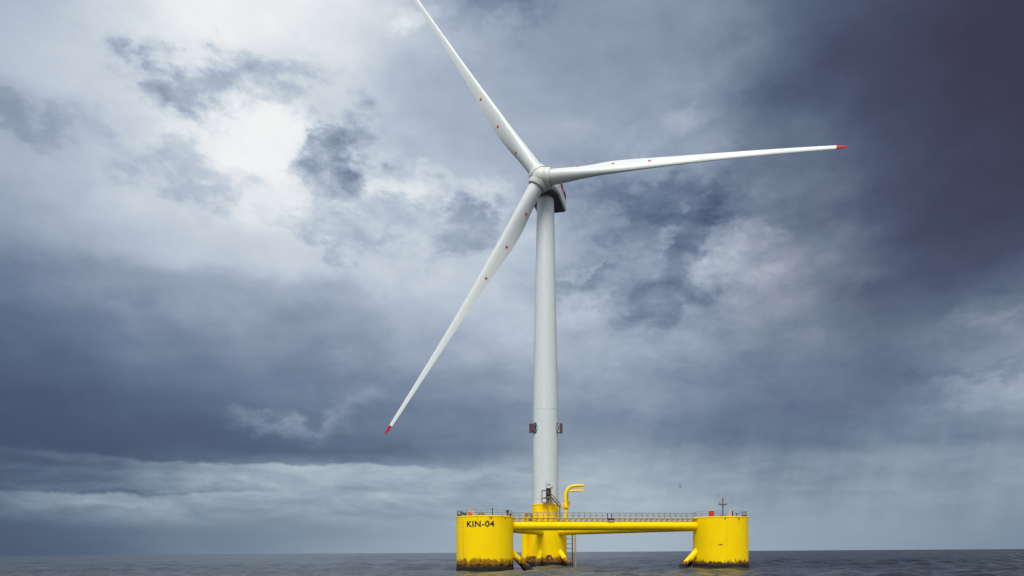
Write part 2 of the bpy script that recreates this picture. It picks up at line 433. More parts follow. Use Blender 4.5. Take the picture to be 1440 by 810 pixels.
# ------------------------------------------------------------------ mesh helpers
class MB:
    def __init__(s):
        s.v = []; s.f = []; s.mi = []; s.cur = 0
    def add(s, vs, fs):
        o = len(s.v)
        s.v += [tuple(q) for q in vs]
        s.f += [tuple(i + o for i in q) for q in fs]
        s.mi += [s.cur] * len(fs)
        return s
    def box(s, c, size, rz=0.0, bev=0.0, rot=None):
        hx, hy, hz = size[0] / 2, size[1] / 2, size[2] / 2
        b = min(bev, hx * .9, hy * .9, hz * .9) or min(0.02, hx * .4, hy * .4, hz * .4)
        bm = bmesh.new()
        bmesh.ops.create_cube(bm, size=1.0)
        bmesh.ops.scale(bm, vec=(hx * 2, hy * 2, hz * 2), verts=bm.verts)
        bmesh.ops.bevel(bm, geom=list(bm.edges), offset=b, segments=1, affect='EDGES', profile=0.5)
        mt = Matrix.Translation(c) @ (rot if rot is not None else Matrix.Rotation(rz, 4, 'Z'))
        bm.verts.index_update()
        s.add([mt @ q.co for q in bm.verts], [[q.index for q in fc.verts] for fc in bm.faces])
        bm.free()
        return s
    def path(s, pts, rad, n=10, caps=True):
        pts = [Vector(p) for p in pts]
        if not isinstance(rad, (list, tuple)):
            rad = [rad] * len(pts)
        vs, fs = [], []
        ref = None
        for i, p in enumerate(pts):
            t = (pts[min(i + 1, len(pts) - 1)] - pts[max(i - 1, 0)]).normalized()
            if ref is None:
                ref = Vector((0, 0, 1)) if abs(t.z) < 0.9 else Vector((1, 0, 0))
            u = (ref - t * ref.dot(t)).normalized()
            w = t.cross(u)
            ref = u
            for k in range(n):
                a = 2 * math.pi * k / n
                vs.append(p + (u * math.cos(a) + w * math.sin(a)) * rad[i])
        for i in range(len(pts) - 1):
            for k in range(n):
                fs.append((i * n + k, i * n + (k + 1) % n, (i + 1) * n + (k + 1) % n, (i + 1) * n + k))
        if caps:
            fs.append(tuple(reversed(range(n))))
            fs.append(tuple((len(pts) - 1) * n + k for k in range(n)))
        return s.add(vs, fs)
    def lathe(s, prof, n=48, c=(0, 0, 0), mt=None, closed=False):
        vs, fs = [], []
        for (r, z) in prof:
            for k in range(n):
                a = 2 * math.pi * k / n
                q = Vector((r * math.cos(a), r * math.sin(a), z))
                q = (mt @ q) if mt is not None else q + Vector(c)
                vs.append(q)
        m_ = len(prof)
        for i in range(m_ - (0 if closed else 1)):
            j = (i + 1) % m_
            for k in range(n):
                fs.append((i * n + k, i * n + (k + 1) % n, j * n + (k + 1) % n, j * n + k))
        if not closed:
            fs.append(tuple(reversed(range(n))))
            fs.append(tuple((m_ - 1) * n + k for k in range(n)))
        return s.add(vs, fs)
    def build(s, name, mat, parent=None, off=(0, 0, 0), angle=35):
        me = bpy.data.meshes.new(name)
        me.from_pydata([(q[0] - off[0], q[1] - off[1], q[2] - off[2]) for q in s.v], [], s.f)
        me.polygons.foreach_set('material_index', s.mi)
        for mm in (mat if isinstance(mat, (list, tuple)) else [mat]):
            me.materials.append(mm)
        bm = bmesh.new(); bm.from_mesh(me)
        bmesh.ops.recalc_face_normals(bm, faces=bm.faces)
        bm.to_mesh(me); bm.free()
        me.polygons.foreach_set('use_smooth', [True] * len(me.polygons))
        me.set_sharp_from_angle(angle=R(angle))
        o = bpy.data.objects.new(name, me)
        COL.objects.link(o)
        if parent is not None:
            o.parent = parent
        return o

def empty(name, loc):
    o = bpy.data.objects.new(name, None)
    o.empty_display_size = 0.5
    o.location = loc
    COL.objects.link(o)
    return o
def tag(o, label, cat, group=None):
    o['label'] = label
    o['category'] = cat
    if group:
        o['group'] = group
    return o
def clone(o, loc, parent, rz=0.0):
    c = o.copy()
    COL.objects.link(c)
    c.parent = parent
    c.location = loc
    c.rotation_euler = (0, 0, rz)
    return c

# ------------------------------------------------------------------ the sea: one wave-shaped sheet reaching the horizon
def build_sea():
    fr = np.radians(np.arange(-44, 44.01, 0.11))
    bk = np.radians(np.arange(50, 311, 6.0))
    th = np.concatenate([fr, bk])
    r = [6.0]
    while r[-1] < 1200:
        r.append(r[-1] * 1.0155 + 0.02)
    while r[-1] < 120000:
        r.append(r[-1] * 1.25)
    r = np.array(r)
    A, B = np.meshgrid(th, r)
    X = B * np.sin(A); Y = B * np.cos(A)
    Z = np.zeros_like(X)
    waves = np.random.default_rng(3)
    for i in range(64):
        L = 1.8 * (1.062 ** i) * waves.uniform(0.9, 1.1)      # 1.8 m to about 80 m
        k = 2 * np.pi / L
        d = math.radians(225 + waves.normal(0, 42))
        amp = 0.020 * L ** 0.68 if L < 14 else 0.120 * (14 / L) ** 0.95
        cell = np.maximum(B * 0.016, B * 0.002)
        keep = np.clip(L / (2.2 * cell) - 0.6, 0, 1)
        ph = waves.uniform(0, 6.28)
        q = k * (X * math.sin(d) + Y * math.cos(d)) + ph + 0.6 * np.sin(0.021 * X + i) * np.cos(0.017 * Y + 2 * i)
        Z += amp * keep * (np.sin(q) + 0.25 * np.sin(2 * q + 0.8))
    Z = (Z - 0.22) * np.clip((1500 - B) / 700, 0, 1)
    nr, nt = X.shape
    co = np.stack([X, Y, Z], -1).reshape(-1, 3)
    co = np.vstack([co, [[0, 0, 0]]])
    i, j = np.meshgrid(np.arange(nr - 1), np.arange(nt), indexing='ij')
    j2 = (j + 1) % nt
    quads = np.stack([i * nt + j, (i + 1) * nt + j, (i + 1) * nt + j2, i * nt + j2], -1).reshape(-1, 4)
    c0 = len(co) - 1
    tris = np.stack([np.full(nt, c0), np.arange(nt), (np.arange(nt) + 1) % nt], -1)
    me = bpy.data.meshes.new('sea')
    me.vertices.add(len(co)); me.vertices.foreach_set('co', co.ravel())
    nl = quads.size + tris.size
    me.loops.add(nl)
    me.loops.foreach_set('vertex_index', np.concatenate([quads.ravel(), tris.ravel()]).astype(np.int32))
    np_ = len(quads) + len(tris)
    me.polygons.add(np_)
    st = np.concatenate([np.arange(len(quads)) * 4, quads.size + np.arange(len(tris)) * 3]).astype(np.int32)
    me.polygons.foreach_set('loop_start', st)
    me.polygons.foreach_set('use_smooth', np.ones(np_, dtype=bool))
    me.update(calc_edges=True)
    me.validate()
    bm = bmesh.new(); bm.from_mesh(me)
    if sum(f.normal.z for f in list(bm.faces)[:200]) < 0:
        bmesh.ops.reverse_faces(bm, faces=bm.faces)
    bm.to_mesh(me); bm.free()
    me.materials.append(M['sea'])
    o = bpy.data.objects.new('sea', me)
    COL.objects.link(o)
    o['kind'] = 'structure'
build_sea()

# ------------------------------------------------------------------ floating platform
DECK = 11.2
RC = 5.88
PF = Vector((-5.6, 153.0, 0)); PT = Vector((9.2, 203.7, 0)); PR = Vector((46.0, 163.0, 0))
PO = PF.copy()
plat = tag(empty('floating_platform', PO), 'yellow three-column floating platform marked KIN-04 carrying the wind turbine on the sea', 'platform')

def growth_ring(c, rad, z0, z1, n, amp, parent, seed, tops=1.0, close=True):
    """a lumpy crust of weed and mussels round a column at the waterline"""
    g = np.random.default_rng(seed)
    mb = MB(); vs = []; fs = []
    rows = 9
    ph = g.uniform(0, 6.28, 12)
    for k in range(n):
        a = 2 * math.pi * k / n
        low = sum(math.sin((q + 2) * a + ph[q]) / (q + 2) ** .5 for q in range(8)) * 0.16
        top = z1 * (0.78 + tops * max(-.6, low) + g.uniform(-.10, .12))
        for j in range(rows):
            t = j / (rows - 1)
            rr = rad + (amp * (0.25 + g.uniform(0, 1)) * (math.sin(math.pi * min(1, t * .9 + .1)) ** .6) if 0 < j < rows - 1 else (-0.03 if j else 0.15))
            zz = z0 + (top - z0) * t
            vs.append((c[0] + rr * math.sin(a), c[1] - rr * math.cos(a), zz))
    for k in range(n):
        k2 = (k + 1) % n
        for j in range(rows - 1):
            fs.append((k * rows + j, k2 * rows + j, k2 * rows + j + 1, k * rows + j + 1))
    mb.add(vs, fs)
    return mb.build('marine_growth', M['growth'], parent, PO, 80)

def ring_rail(c, rad, z, parent, n_posts, gap=None, mat='steel'):
    """circular guard rail: top rail, knee rail, kick plate; posts as children"""
    mb = MB()
    n = 64
    for (h, r_) in ((1.15, 0.032), (0.62, 0.026)):
        mb.path([(c[0] + rad * math.cos(2 * math.pi * k / n), c[1] + rad * math.sin(2 * math.pi * k / n), z + h) for k in range(n + 1)], r_, 6, False)
    rail = mb.build('guard_rail', M[mat], parent, PO)
    first = None
    for k in range(n_posts):
        a = 2 * math.pi * (k + .3) / n_posts
        loc = Vector((c[0] + rad * math.cos(a), c[1] + rad * math.sin(a), z)) - PO
        if first is None:
            first = MB().path([(0, 0, 0), (0, 0, 1.17)], 0.036, 6).box((0, 0, 0.02), (.16, .16, .04)).build('rail_post', M[mat], rail)
            first.location = loc
        else:
            clone(first, loc, rail)
    return rail

columns = {}
for (nm, P) in (('F', PF), ('R', PR), ('T', PT)):
    mb = MB()
    prof = [(RC, -5.0), (RC, DECK - 0.28), (RC + 0.05, DECK - 0.25), (RC + 0.05, DECK - 0.05), (RC, DECK)]
    mb.lathe(prof, 96, (P.x, P.y, 0))
    col = mb.build('column', M['hull'], plat, PO)
    columns[nm] = col
    growth_ring(P, RC, -1.0, {'F': 1.5, 'R': 1.75, 'T': 2.9}[nm], 110, {'F': 0.10, 'R': 0.2, 'T': 0.42}[nm], col, {'F': 2, 'R': 5, 'T': 11}[nm], {'F': .25, 'R': .6, 'T': 1.0}[nm])
    ring_rail(P, RC - 0.22, DECK, col, 6 if nm == 'T' else 16)
    # small lugs under the deck edge
    for a in {'F': (-76, -44), 'R': (-96, -66), 'T': (-70,)}[nm]:
        x = P.x + (RC + .13) * math.cos(R(a)); y = P.y + (RC + .13) * math.sin(R(a))
        MB().box((x, y, DECK - .34), (.42, .2, .26), R(a + 90), .06).build('lug', M['rustyellow'], col, PO)

# lettering on the front column, bent round its shell
def lettering(text, size, xscale, centre, rad, ang0, z, parent, off, mat, name='lettering', space=1.0):
    cu = bpy.data.curves.new('lettering_curve', 'FONT')
    cu.body = text; cu.size = size; cu.extrude = 0.02; cu.align_x = 'CENTER'; cu.offset = 0.022 * size
    cu.space_character = space
    ob = bpy.data.objects.new('lettering_curve', cu)
    COL.objects.link(ob)
    bpy.context.view_layer.update()
    me = bpy.data.meshes.new_from_object(ob.evaluated_get(bpy.context.evaluated_depsgraph_get()))
    bpy.data.objects.remove(ob)
    bm = bmesh.new(); bm.from_mesh(me)
    bmesh.ops.triangulate(bm, faces=bm.faces)
    bmesh.ops.subdivide_edges(bm, edges=[e for e in bm.edges if e.calc_length() > size * .25], cuts=2)
    for v in bm.verts:
        a = ang0 + v.co.x * xscale / rad
        rr = rad + 0.025 + v.co.z
        v.co = (centre[0] + rr * math.cos(a) - off[0], centre[1] + rr * math.sin(a) - off[1], z + v.co.y - off[2])
    bm.to_mesh(me); bm.free()
    me.name = name
    me.materials.clear(); me.materials.append(mat)
    o = bpy.data.objects.new(name, me)
    COL.objects.link(o); o.parent = parent
    return o
lettering('KIN-04', 1.62, 1.13, PF, RC, R(-97.6), 8.98, columns['F'], PO, M['black'], 'lettering', 1.08)
# draft marks down the left side of the front column
a = R(-135.5)
first = None
for k in range(16):
    loc = Vector((PF.x + (RC + .012) * math.cos(a), PF.y + (RC + .012) * math.sin(a), 2.4 + k * .5)) - PO
    if first is None:
        first = MB().box((0, 0, 0), (.14, .03, .16)).build('draft_mark', M['olive'], columns['F'])
        first.location = loc; first.rotation_euler = (0, 0, a + R(90))
    else:
        clone(first, loc, columns['F'], a + R(90))
# small dark fitting on the right column's side
MB().box((PR.x - 1.4, PR.y - math.sqrt(RC ** 2 - 1.4 ** 2) - .03, 5.2), (.7, .1, .12)).box((PR.x - 1.9, PR.y - math.sqrt(RC ** 2 - 1.9 ** 2) - .03, 5.15), (.3, .1, .1)).build('anode_bracket', M['dark'], columns['R'], PO)

BZ, BR = 9.3, 0.95
def beam(A, B_):
    d = (B_ - A).normalized()
    a = A + d * (RC - .35); b = B_ - d * (RC - .35)
    n = 24
    o = MB().path([(a.x + (b.x - a.x) * t / 12, a.y + (b.y - a.y) * t / 12, BZ) for t in range(13)], BR, n).build('beam', M['hull'], plat, PO)
    for q, s_ in ((a, 1), (b, -1)):
        p0 = q + d * s_ * .36; p1 = q + d * s_ * .62
        MB().path([(p0.x, p0.y, BZ), (p1.x, p1.y, BZ)], BR + .10, n).build('beam_collar', M['hull'], o, PO)
    return o
beam_fr = beam(PF, PR); beam(PF, PT); beam(PT, PR)

def brace(A, B_, seed):
    d = (B_ - A).normalized()
    p0 = A + d * (RC - .45) + Vector((0, 0, 3.95))
    p1 = p0 + d * 8.0 - Vector((0, 0, 8.3))
    o = MB().path([p0.lerp(p1, t / 8) for t in range(9)], 0.70, 22).build('brace', M['hull'], plat, PO)
    # weed on the lower length
    g = np.random.default_rng(seed)
    mb = MB(); pts = []; vs = []; fs = []
    n = 22; rows = 12
    ax = (p1 - p0).normalized(); u = Vector((0, 0, 1)).cross(ax).normalized(); w = ax.cross(u)
    for j in range(rows):
        t = 0.34 + 0.26 * j / (rows - 1)
        c = p0.lerp(p1, t)
        for k in range(n):
            a = 2 * math.pi * k / n
            sh = 0 if j else g.uniform(-.25, .45)
            rr = 0.68 if j in (0,) else 0.74 + g.uniform(0, .17)
            vs.append(c + ax * sh + (u * math.cos(a) + w * math.sin(a)) * rr)
    for j in range(rows - 1):
        for k in range(n):
            fs.append((j * n + k, j * n + (k + 1) % n, (j + 1) * n + (k + 1) % n, (j + 1) * n + k))
    mb.add(vs, fs).build('marine_growth', M['growth'], o, PO, 80)
    return o
for s_, (A, B_) in enumerate(((PF, PR), (PF, PT), (PT, PF), (PT, PR), (PR, PF), (PR, PT))):
    brace(A, B_, 20 + s_)

# vertical cable pipe beside the tower column
pc = PT + Vector((-5.55, -3.0, 0))
o = MB().path([(pc.x, pc.y, -3), (pc.x, pc.y, 4), (pc.x, pc.y, 10.4)], 1.05, 32).build('cable_pipe', M['hull'], plat, PO)
MB().path([(pc.x, pc.y, 10.4), (pc.x, pc.y, 10.65)], 1.25, 32).build('flange', M['yellow'], o, PO)

# walkway along the front beam: grating, brackets, guard rails
d = (PR - PF).normalized(); nrm = Vector((-d.y, d.x, 0))
L0, L1 = RC - .2, (PR - PF).length - RC + .2
a0 = PF + d * L0; a1 = PF + d * L1
mid = (a0 + a1) / 2; ang = math.atan2(d.y, d.x)
walk = MB()
walk.box((mid.x, mid.y, DECK - .33), (L1 - L0, 1.5, .06), ang)
for s_ in (-1, 1):
    q = mid + nrm * (.78 * s_)
    walk.box((q.x, q.y, DECK - .31), (L1 - L0, .08, .2), ang)
walkway = walk.build('walkway', M['grate'], plat, PO)
first = None
nb = 34
for k in range(nb):
    p = a0.lerp(a1, (k + .5) / nb)
    if first is None:
        b_ = MB()
        for s_ in (-1, 1):
            b_.path([(0, .25 * s_, -.30), (0, .72 * s_, .40)], .06, 6)
            b_.path([(-.42, .70 * s_, .40), (0, .62 * s_, -.12), (.42, .70 * s_, .40)], .045, 6)
        b_.box((0, 0, -.03), (.5, .9, .14)); b_.box((0, 0, .42), (.14, 1.5, .10))
        first = b_.build('support_bracket', M['yellow'], walkway)
        first.location = p + Vector((0, 0, BZ + BR)) - PO; first.rotation_euler = (0, 0, ang)
    else:
        clone(first, p + Vector((0, 0, BZ + BR)) - PO, walkway, ang)
for s_ in (-1, 1):
    mb = MB()
    b0 = a0 + nrm * (.74 * s_); b1 = a1 + nrm * (.74 * s_)
    for (h, r_) in ((1.15, .034), (.62, .028)):
        mb.path([(b0.x, b0.y, DECK - .3 + h), (b1.x, b1.y, DECK - .3 + h)], r_, 6)
    rail = mb.build('guard_rail', M['steel'], walkway, PO)
    npst = 32
    first = None
    for k in range(npst):
        p = b0.lerp(b1, (k + .2 * s_ + .3) / npst) + Vector((0, 0, DECK - .3)) - PO
        if first is None:
            first = MB().path([(0, 0, 0), (0, 0, 1.17)], .036, 6).box((0, 0, .02), (.16, .16, .04)).build('rail_post', M['steel'], rail)
            first.location = p
        else:
            clone(first, p, rail)

# boat landing ladder on the right of the tower column
lx, ly = PT.x + RC, PT.y - 1.2
ld = empty('boat_landing', (0, 0, 0)); ld.parent = plat
MB().path([(lx + 1.45, ly - .3, -2), (lx + 1.45, ly - .3, 9.6)], .15, 12).build('fender_tube', M['dark'], ld, PO)
MB().path([(lx + 2.30, ly, -2), (lx + 2.30, ly, 8.6), (lx + 1.9, ly, 9.1), (lx - .2, ly, 9.2)], .20, 12).build('fender_tube', M['ladder'], ld, PO)
for z in (2.0, 3.25, 4.75, 6.05, 7.4, 8.5):
    MB().path([(lx - .5, ly, z), (lx + 1.45, ly - .3, z), (lx + 2.3, ly, z)], .10, 8).build('rung', M['ladder'], ld, PO)

# ------------------------------------------------------------------ wind turbine
TB = PT.copy()
turb = tag(empty('wind_turbine', TB), 'tall white three-bladed wind turbine with red blade tips standing on the yellow platform', 'wind turbine')
turb.rotation_euler = (0, R(0.37), 0)
HUBZ = 104.1
# tower (local coordinates from here on: origin on the sea under the tower)
TOPZ = 101.0
def trad(z):
    pts = [(11, 3.56), (29.5, 3.50), (43, 3.42), (60, 3.16), (80, 2.72), (101, 2.32)]
    for (z0, r0), (z1, r1) in zip(pts, pts[1:]):
        if z <= z1:
            return r0 + (r1 - r0) * (z - z0) / (z1 - z0)
    return pts[-1][1]
prof = [(trad(z), z) for z in np.linspace(16.9, TOPZ, 60)]
tower = MB().lathe(prof, 72).build('tower', M['white'], turb)
MB().lathe([(3.60, DECK - .1), (3.60, 16.6), (3.68, 16.62), (3.68, 16.9)], 72).build('transition_piece', M['yellow'], turb)
for z in (43.0,):
    MB().lathe([(trad(z) + .004, z - .14), (trad(z) + .022, z - .10), (trad(z) + .022, z + .10), (trad(z) + .004, z + .14)], 72).build('flange_ring', M['white'], tower)
MB().lathe([(2.36, TOPZ - .02), (2.75, TOPZ + .1), (2.75, TOPZ + .55)], 48).build('yaw_ring', M['under'], turb)

YAW, TILT = R(14), R(6)
ah = Vector((-math.sin(YAW), -math.cos(YAW), 0))
axis = ah * math.cos(TILT) + Vector((0, 0, math.sin(TILT)))
hor = Vector((math.cos(YAW), -math.sin(YAW), 0))
upv = axis.cross(hor)
if upv.z < 0:
    upv = -upv
hub = ah * 5.5 + Vector((0, 0, HUBZ))

# nacelle: chamfered housing behind the rotor
def nacelle():
    w, zb, zt = 4.2, 101.25, 105.0
    f0, f1 = 2.9, -9.6
    sec = [(-w, .9), (-w, .25), (-w + .55, 0), (w - .55, 0), (w, .25), (w, .9)]
    mb = MB(); vs = []; fs = []
    stations = [(f0, .72, 102.0, 104.7), (f0 - .5, .9, 101.6, 104.9), (f0 - 1.6, 1, zb, zt), (f1 + .5, 1, zb, zt - .1), (f1, .93, zb + .35, zt - .5)]
    for (x, k, z0, z1) in stations:
        ring = [(-w * k, z0 + .35), (-w * k + .4, z0), (w * k - .4, z0), (w * k, z0 + .35), (w * k, z1 - .6), (w * k - .7, z1), (-w * k + .7, z1), (-w * k, z1 - .6)]
        for (s_, z) in ring:
            vs.append(ah * x + hor * s_ + Vector((0, 0, z)))
    n = 8
    for i in range(len(stations) - 1):
        for k in range(n):
            fs.append((i * n + k, i * n + (k + 1) % n, (i + 1) * n + (k + 1) % n, (i + 1) * n + k))
    fs.append(tuple(range(n))); fs.append(tuple((len(stations) - 1) * n + k for k in range(n)))
    mb.add(vs, fs)
    for i, f in enumerate(mb.f):                     # belly faces in darker grey
        cz = sum(mb.v[q][2] for q in f) / len(f)
        if cz < 102.1 and len(f) == 4 and max(mb.v[q][2] for q in f) < 102.3 and abs((Vector(mb.v[f[0]]) - Vector(mb.v[f[1]])).z) < .05:
            mb.mi[i] = 1
    return mb.build('nacelle', [M['white'], M['under']], turb, angle=30)
nac = nacelle()
def nloc(x, s_, z):
    return ah * x + hor * s_ + Vector((0, 0, z))
# helihoist platform on the rear roof: red fence, blue end panel
hh = MB()
rotn = Matrix.Rotation(-YAW, 4, 'Z')
c = nloc(-5.6, 0, 105.1)
hh.box(c, (8.1, 8.2, .16), rot=rotn)
for s_ in (-4.0, 4.0):
    c = nloc(-5.6, s_, 105.8); hh.box(c, (.10, 8.2, 1.4), rot=rotn)
c = nloc(-9.65, 0, 105.8); hh.box(c, (8.0, .10, 1.4), rot=rotn)
hoist = hh.build('helihoist_fence', M['red'], nac)
mb = MB()
c = nloc(-8.6, 4.09, 105.75); mb.box(c, (.06, 1.9, 1.2), rot=rotn)
mb.build('banner', M['blue'], hoist)
mb = MB(); c = nloc(-5.4, 4.09, 105.75); mb.box(c, (.05, .6, 1.0), rot=rotn)
mb.build('white_panel', M['white'], hoist)
mb = MB().path([nloc(-9.2, -2.2, 105.0), nloc(-9.2, -2.2, 107.6)], .05, 8)
mb.path([nloc(-9.2, -2.9, 107.3), nloc(-9.2, -1.5, 107.3)], .04, 6)
mb.build('weather_mast', M['steel'], nac)

# spinner and hub
zax = axis
Rm = Matrix.Translation(hub) @ axis.to_track_quat('Z', 'Y').to_matrix().to_4x4()
prof = [(2.0, -2.5), (2.55, -2.35), (2.78, -1.3), (2.84, -.3), (2.76, .6), (2.52, 1.4), (2.12, 2.05), (1.6, 2.5), (1.0, 2.8), (.4, 2.92), (.05, 2.94)]
spin = MB().lathe(prof, 64, mt=Rm).build('spinner', M['cream'], turb, angle=50)
MB().lathe([(2.0, -3.6), (2.0, -2.7)], 48, mt=Rm).build('main_bearing_housing', M['under'], turb)

RED_DOTS = (10.5, 20.5, 30.5)
def blade(ang, L, pre, name='blade'):
    dirv = hor * math.cos(ang) + upv * math.sin(ang)
    tan = (-hor * math.sin(ang) + upv * math.cos(ang)) * -1.0     # leading direction: clockwise seen from the front
    st = [(1.7, 3.95, 1, 24), (4, 3.95, 1, 24), (6.5, 3.95, .93, 24), (9, 4.05, .80, 23), (12, 4.22, .64, 22), (15, 4.32, .50, 20), (18.5, 4.35, .40, 17), (22, 4.15, .34, 14.5), (26, 3.75, .30, 12),
          (31, 3.2, .27, 9.5), (37, 2.68, .25, 7), (44, 2.22, .23, 5), (52, 1.85, .21, 3), (60, 1.55, .20, 1.5), (67, 1.30, .19, .5), (72.5, 1.12, .18, 0), (76, 1.0, .18, 0), (77.6, .93, .18, 0)]
    tip = [(77.6, .93, .18, 0), (78.6, .84, .18, 0), (79.5, .64, .18, 0), (80.1, .38, .18, 0), (80.4, .10, .18, 0)]
    n = 30
    def ring(r, c, t, tw):
        out = []
        r_ = r * L / 80.4
        bl = min(1.0, max(0.0, (1 - t) / .6))
        ctr = hub + dirv * r_ + axis * (pre[0] * (r / 80.4) + pre[1] * (r / 80.4) ** 2)
        b = R(tw)
        te = -tan * math.cos(b) - axis * math.sin(b)
        th = axis * math.cos(b) - tan * math.sin(b)
        off = .5 * (1 - bl) + .30 * bl
        for k in range(n):
            a = 2 * math.pi * k / n
            x = .5 + .5 * math.cos(a)
            y_c = .5 * math.sin(a)
            xx = x
            y_a = 5 * t * (.2969 * math.sqrt(xx) - .126 * xx - .3516 * xx ** 2 + .2843 * xx ** 3 - .1015 * xx ** 4) * (1 if math.sin(a) >= 0 else -.8)
            y = y_c * t * (1 - bl) + y_a * bl
            out.append(ctr + te * ((x - off) * c) + th * (y * c))
        return out, ctr, te, th
    mb = MB()
    def skin(stations):
        vs = []; fs = []
        for q in stations:
            vs += ring(*q)[0]
        for i in range(len(stations) - 1):
            for k in range(n):
                fs.append((i * n + k, i * n + (k + 1) % n, (i + 1) * n + (k + 1) % n, (i + 1) * n + k))
        fs.append(tuple(range(n))); fs.append(tuple((len(stations) - 1) * n + k for k in range(n)))
        mb.add(vs, fs)
    def interp(stations, m_):
        rs = np.array(stations); out = []
        xs = np.linspace(rs[0, 0], rs[-1, 0], m_)
        for x in xs:
            out.append((x, *[float(np.interp(x, rs[:, 0], rs[:, q])) for q in (1, 2, 3)]))
        # soften the kinks
        o = np.array(out)
        for _ in range(3):
            o[1:-1, 1:] = (o[:-2, 1:] + 2 * o[1:-1, 1:] + o[2:, 1:]) / 4
        return [tuple(q) for q in o]
    skin(interp(st, 70))
    # red lifting-point dots on the windward face near the trailing edge
    mb.cur = 1
    arr = np.array(st)
    for r in RED_DOTS:
        c, t, tw = [float(np.interp(r, arr[:, 0], arr[:, q])) for q in (1, 2, 3)]
        pts, ctr, te, th = ring(r, c, t, tw)
        for side in (range(0, n // 2), range(n // 2, n)):
            best = min(side, key=lambda k: abs((pts[k] - ctr).dot(te) - .34 * c))
            p = pts[best]
            nn = (th if (p - ctr).dot(th) > 0 else -th)
            nn = (nn + te * .35).normalized()
            u = nn.cross(dirv).normalized(); w = nn.cross(u)
            m_ = 14
            ringv = [p + nn * .07 + (u * math.cos(2 * math.pi * k / m_) + w * math.sin(2 * math.pi * k / m_)) * .34 for k in range(m_)]
            ring0 = [q - nn * .25 for q in ringv]
            mb.add(ringv + ring0, [tuple(range(m_))] + [(k, (k + 1) % m_, m_ + (k + 1) % m_, m_ + k) for k in range(m_)])
    mb.cur = 0
    o = mb.build(name, [M['blade'], M['dotred']], turb, angle=40)
    mb = MB()
    skin(tip)
    mb.build('blade_tip', M['red'], o, angle=50)
    # root collar on the spinner
    c0 = hub + dirv * 1.5; c1 = hub + dirv * 2.62
    MB().path([c0, c0 + dirv * .5, c0 + dirv * .95, c1, c1 + dirv * .03], [2.70, 2.62, 2.50, 2.44, 2.36], 56, True).build('root_collar', M['cream'], o)
    MB().path([c1 - dirv * .3, c1 + dirv * .05], [2.18, 2.18], 48).build('root_gap', M['under'], o)  # dark ring stands in for the shadowed gap round the blade root
    return o
blade(R(-2.8), 75.7, (7.0, -4.0))
blade(R(122.8), 80.4, (1.0, 2.0))
blade(R(239.5), 80.5, (0.0, 3.0))

# two dark identification panels on the tower's flanks
def tower_point(x_off, z, out):
    r = trad(z) + out
    a = math.asin(max(-1, min(1, x_off / r)))
    return Vector((x_off, -r * math.cos(a), z))
zp = 37.7
def id_panel(sx):
    r = trad(zp)
    y = -1.2
    xin = math.sqrt(r * r - y * y)
    if sx < 0:
        cx_ = -(xin + .05)
        p = MB().box((cx_ - .55, y - .3, zp), (1.35, .25, 2.55), R(-8), .04)
        for k in range(4):
            p.box((cx_ - 1.1 + k * .33, y - .45, zp), (.07, .08, 2.5), R(-8))
        o = p.build('identification_panel', M['maroon'], tower)
        MB().box((cx_ + .55, y - .85, zp + .02), (1.05, .3, 2.9), R(-28), .08).build('back_plate', M['dark'], o)
        MB().lathe([(.9, -.16), (1.12, -.16), (1.12, .16), (.9, .16)], 32, mt=Matrix.Translation((cx_ + .62, y - 1.1, zp)) @ Matrix.Rotation(R(-28), 4, 'Z') @ Matrix.Scale(.42, 4, (1, 0, 0)) @ Matrix.Rotation(R(90), 4, 'X'), closed=True).build('ring_bracket', M['steel'], o)
    else:
        cx_ = xin + .05
        p = MB().box((cx_ + .75, y - .3, zp - .05), (1.15, .25, 2.75), R(20), .04)
        for k in range(3):
            p.box((cx_ + .4 + k * .33, y - .5 + k * .1, zp - .05), (.07, .08, 2.7), R(20))
        o = p.build('identification_panel', M['maroon'], tower)
        MB().box((cx_ - .12, y - .55, zp), (.3, .3, 2.9), R(20), .06).build('back_plate', M['dark'], o)
        MB().lathe([(.98, -.12), (1.2, -.12), (1.2, .12), (.98, .12)], 32, mt=Matrix.Translation((cx_ + .2, y - .6, zp)) @ Matrix.Rotation(R(20), 4, 'Z') @ Matrix.Scale(.28, 4, (1, 0, 0)) @ Matrix.Rotation(R(90), 4, 'X'), closed=True).build('ring_bracket', M['white'], o)
id_panel(-1); id_panel(1)

# door, marks, entrance platform and stair at the foot of the tower
def tz(py):
    return EYE + (776.6 - py) * 200.5 / FPX
def tx(px):
    return (px - 767.0) * 200.5 / FPX
dz0, dz1 = tz(698.5), tz(687.5)
p = tower_point(tx(770.6), (dz0 + dz1) / 2, .0)
ang_d = math.atan2(p.x, -p.y)
door = MB().box(p + Vector((0, -.02, 0)), (.95, .16, dz1 - dz0), ang_d, .05).build('tower_door', M['black'], tower)
fr = MB()
for s_ in (-1, 1):
    fr.box(p + Vector((s_ * .56, -.08, 0)), (.13, .26, dz1 - dz0 + .3), ang_d)
fr.box(p + Vector((0, -.08, (dz1 - dz0) / 2 + .1)), (1.24, .26, .14), ang_d)
fr.build('door_frame', M['brownrail'], door)
MB().box(p + Vector((-.12, -.14, .1)), (.5, .05, .55), ang_d).build('door_window', M['under'], door)
mk = MB()
zt_ = tz(681.7)
for px_ in (769.0, 770.0, 771.7, 772.7):
    q = tower_point(tx(px_), zt_, .0)
    mk.box(q, (.10, .06, .55), 0)
mk.box(tower_point(tx(770.8), zt_, .0), (.16, .06, .10))
mk.box(tower_point(tx(769.5), zt_ + .2, .0), (.22, .06, .08)); mk.box(tower_point(tx(772.2), zt_ - .2, .0), (.22, .06, .08))
mk.build('number_marks', M['dark'], tower)
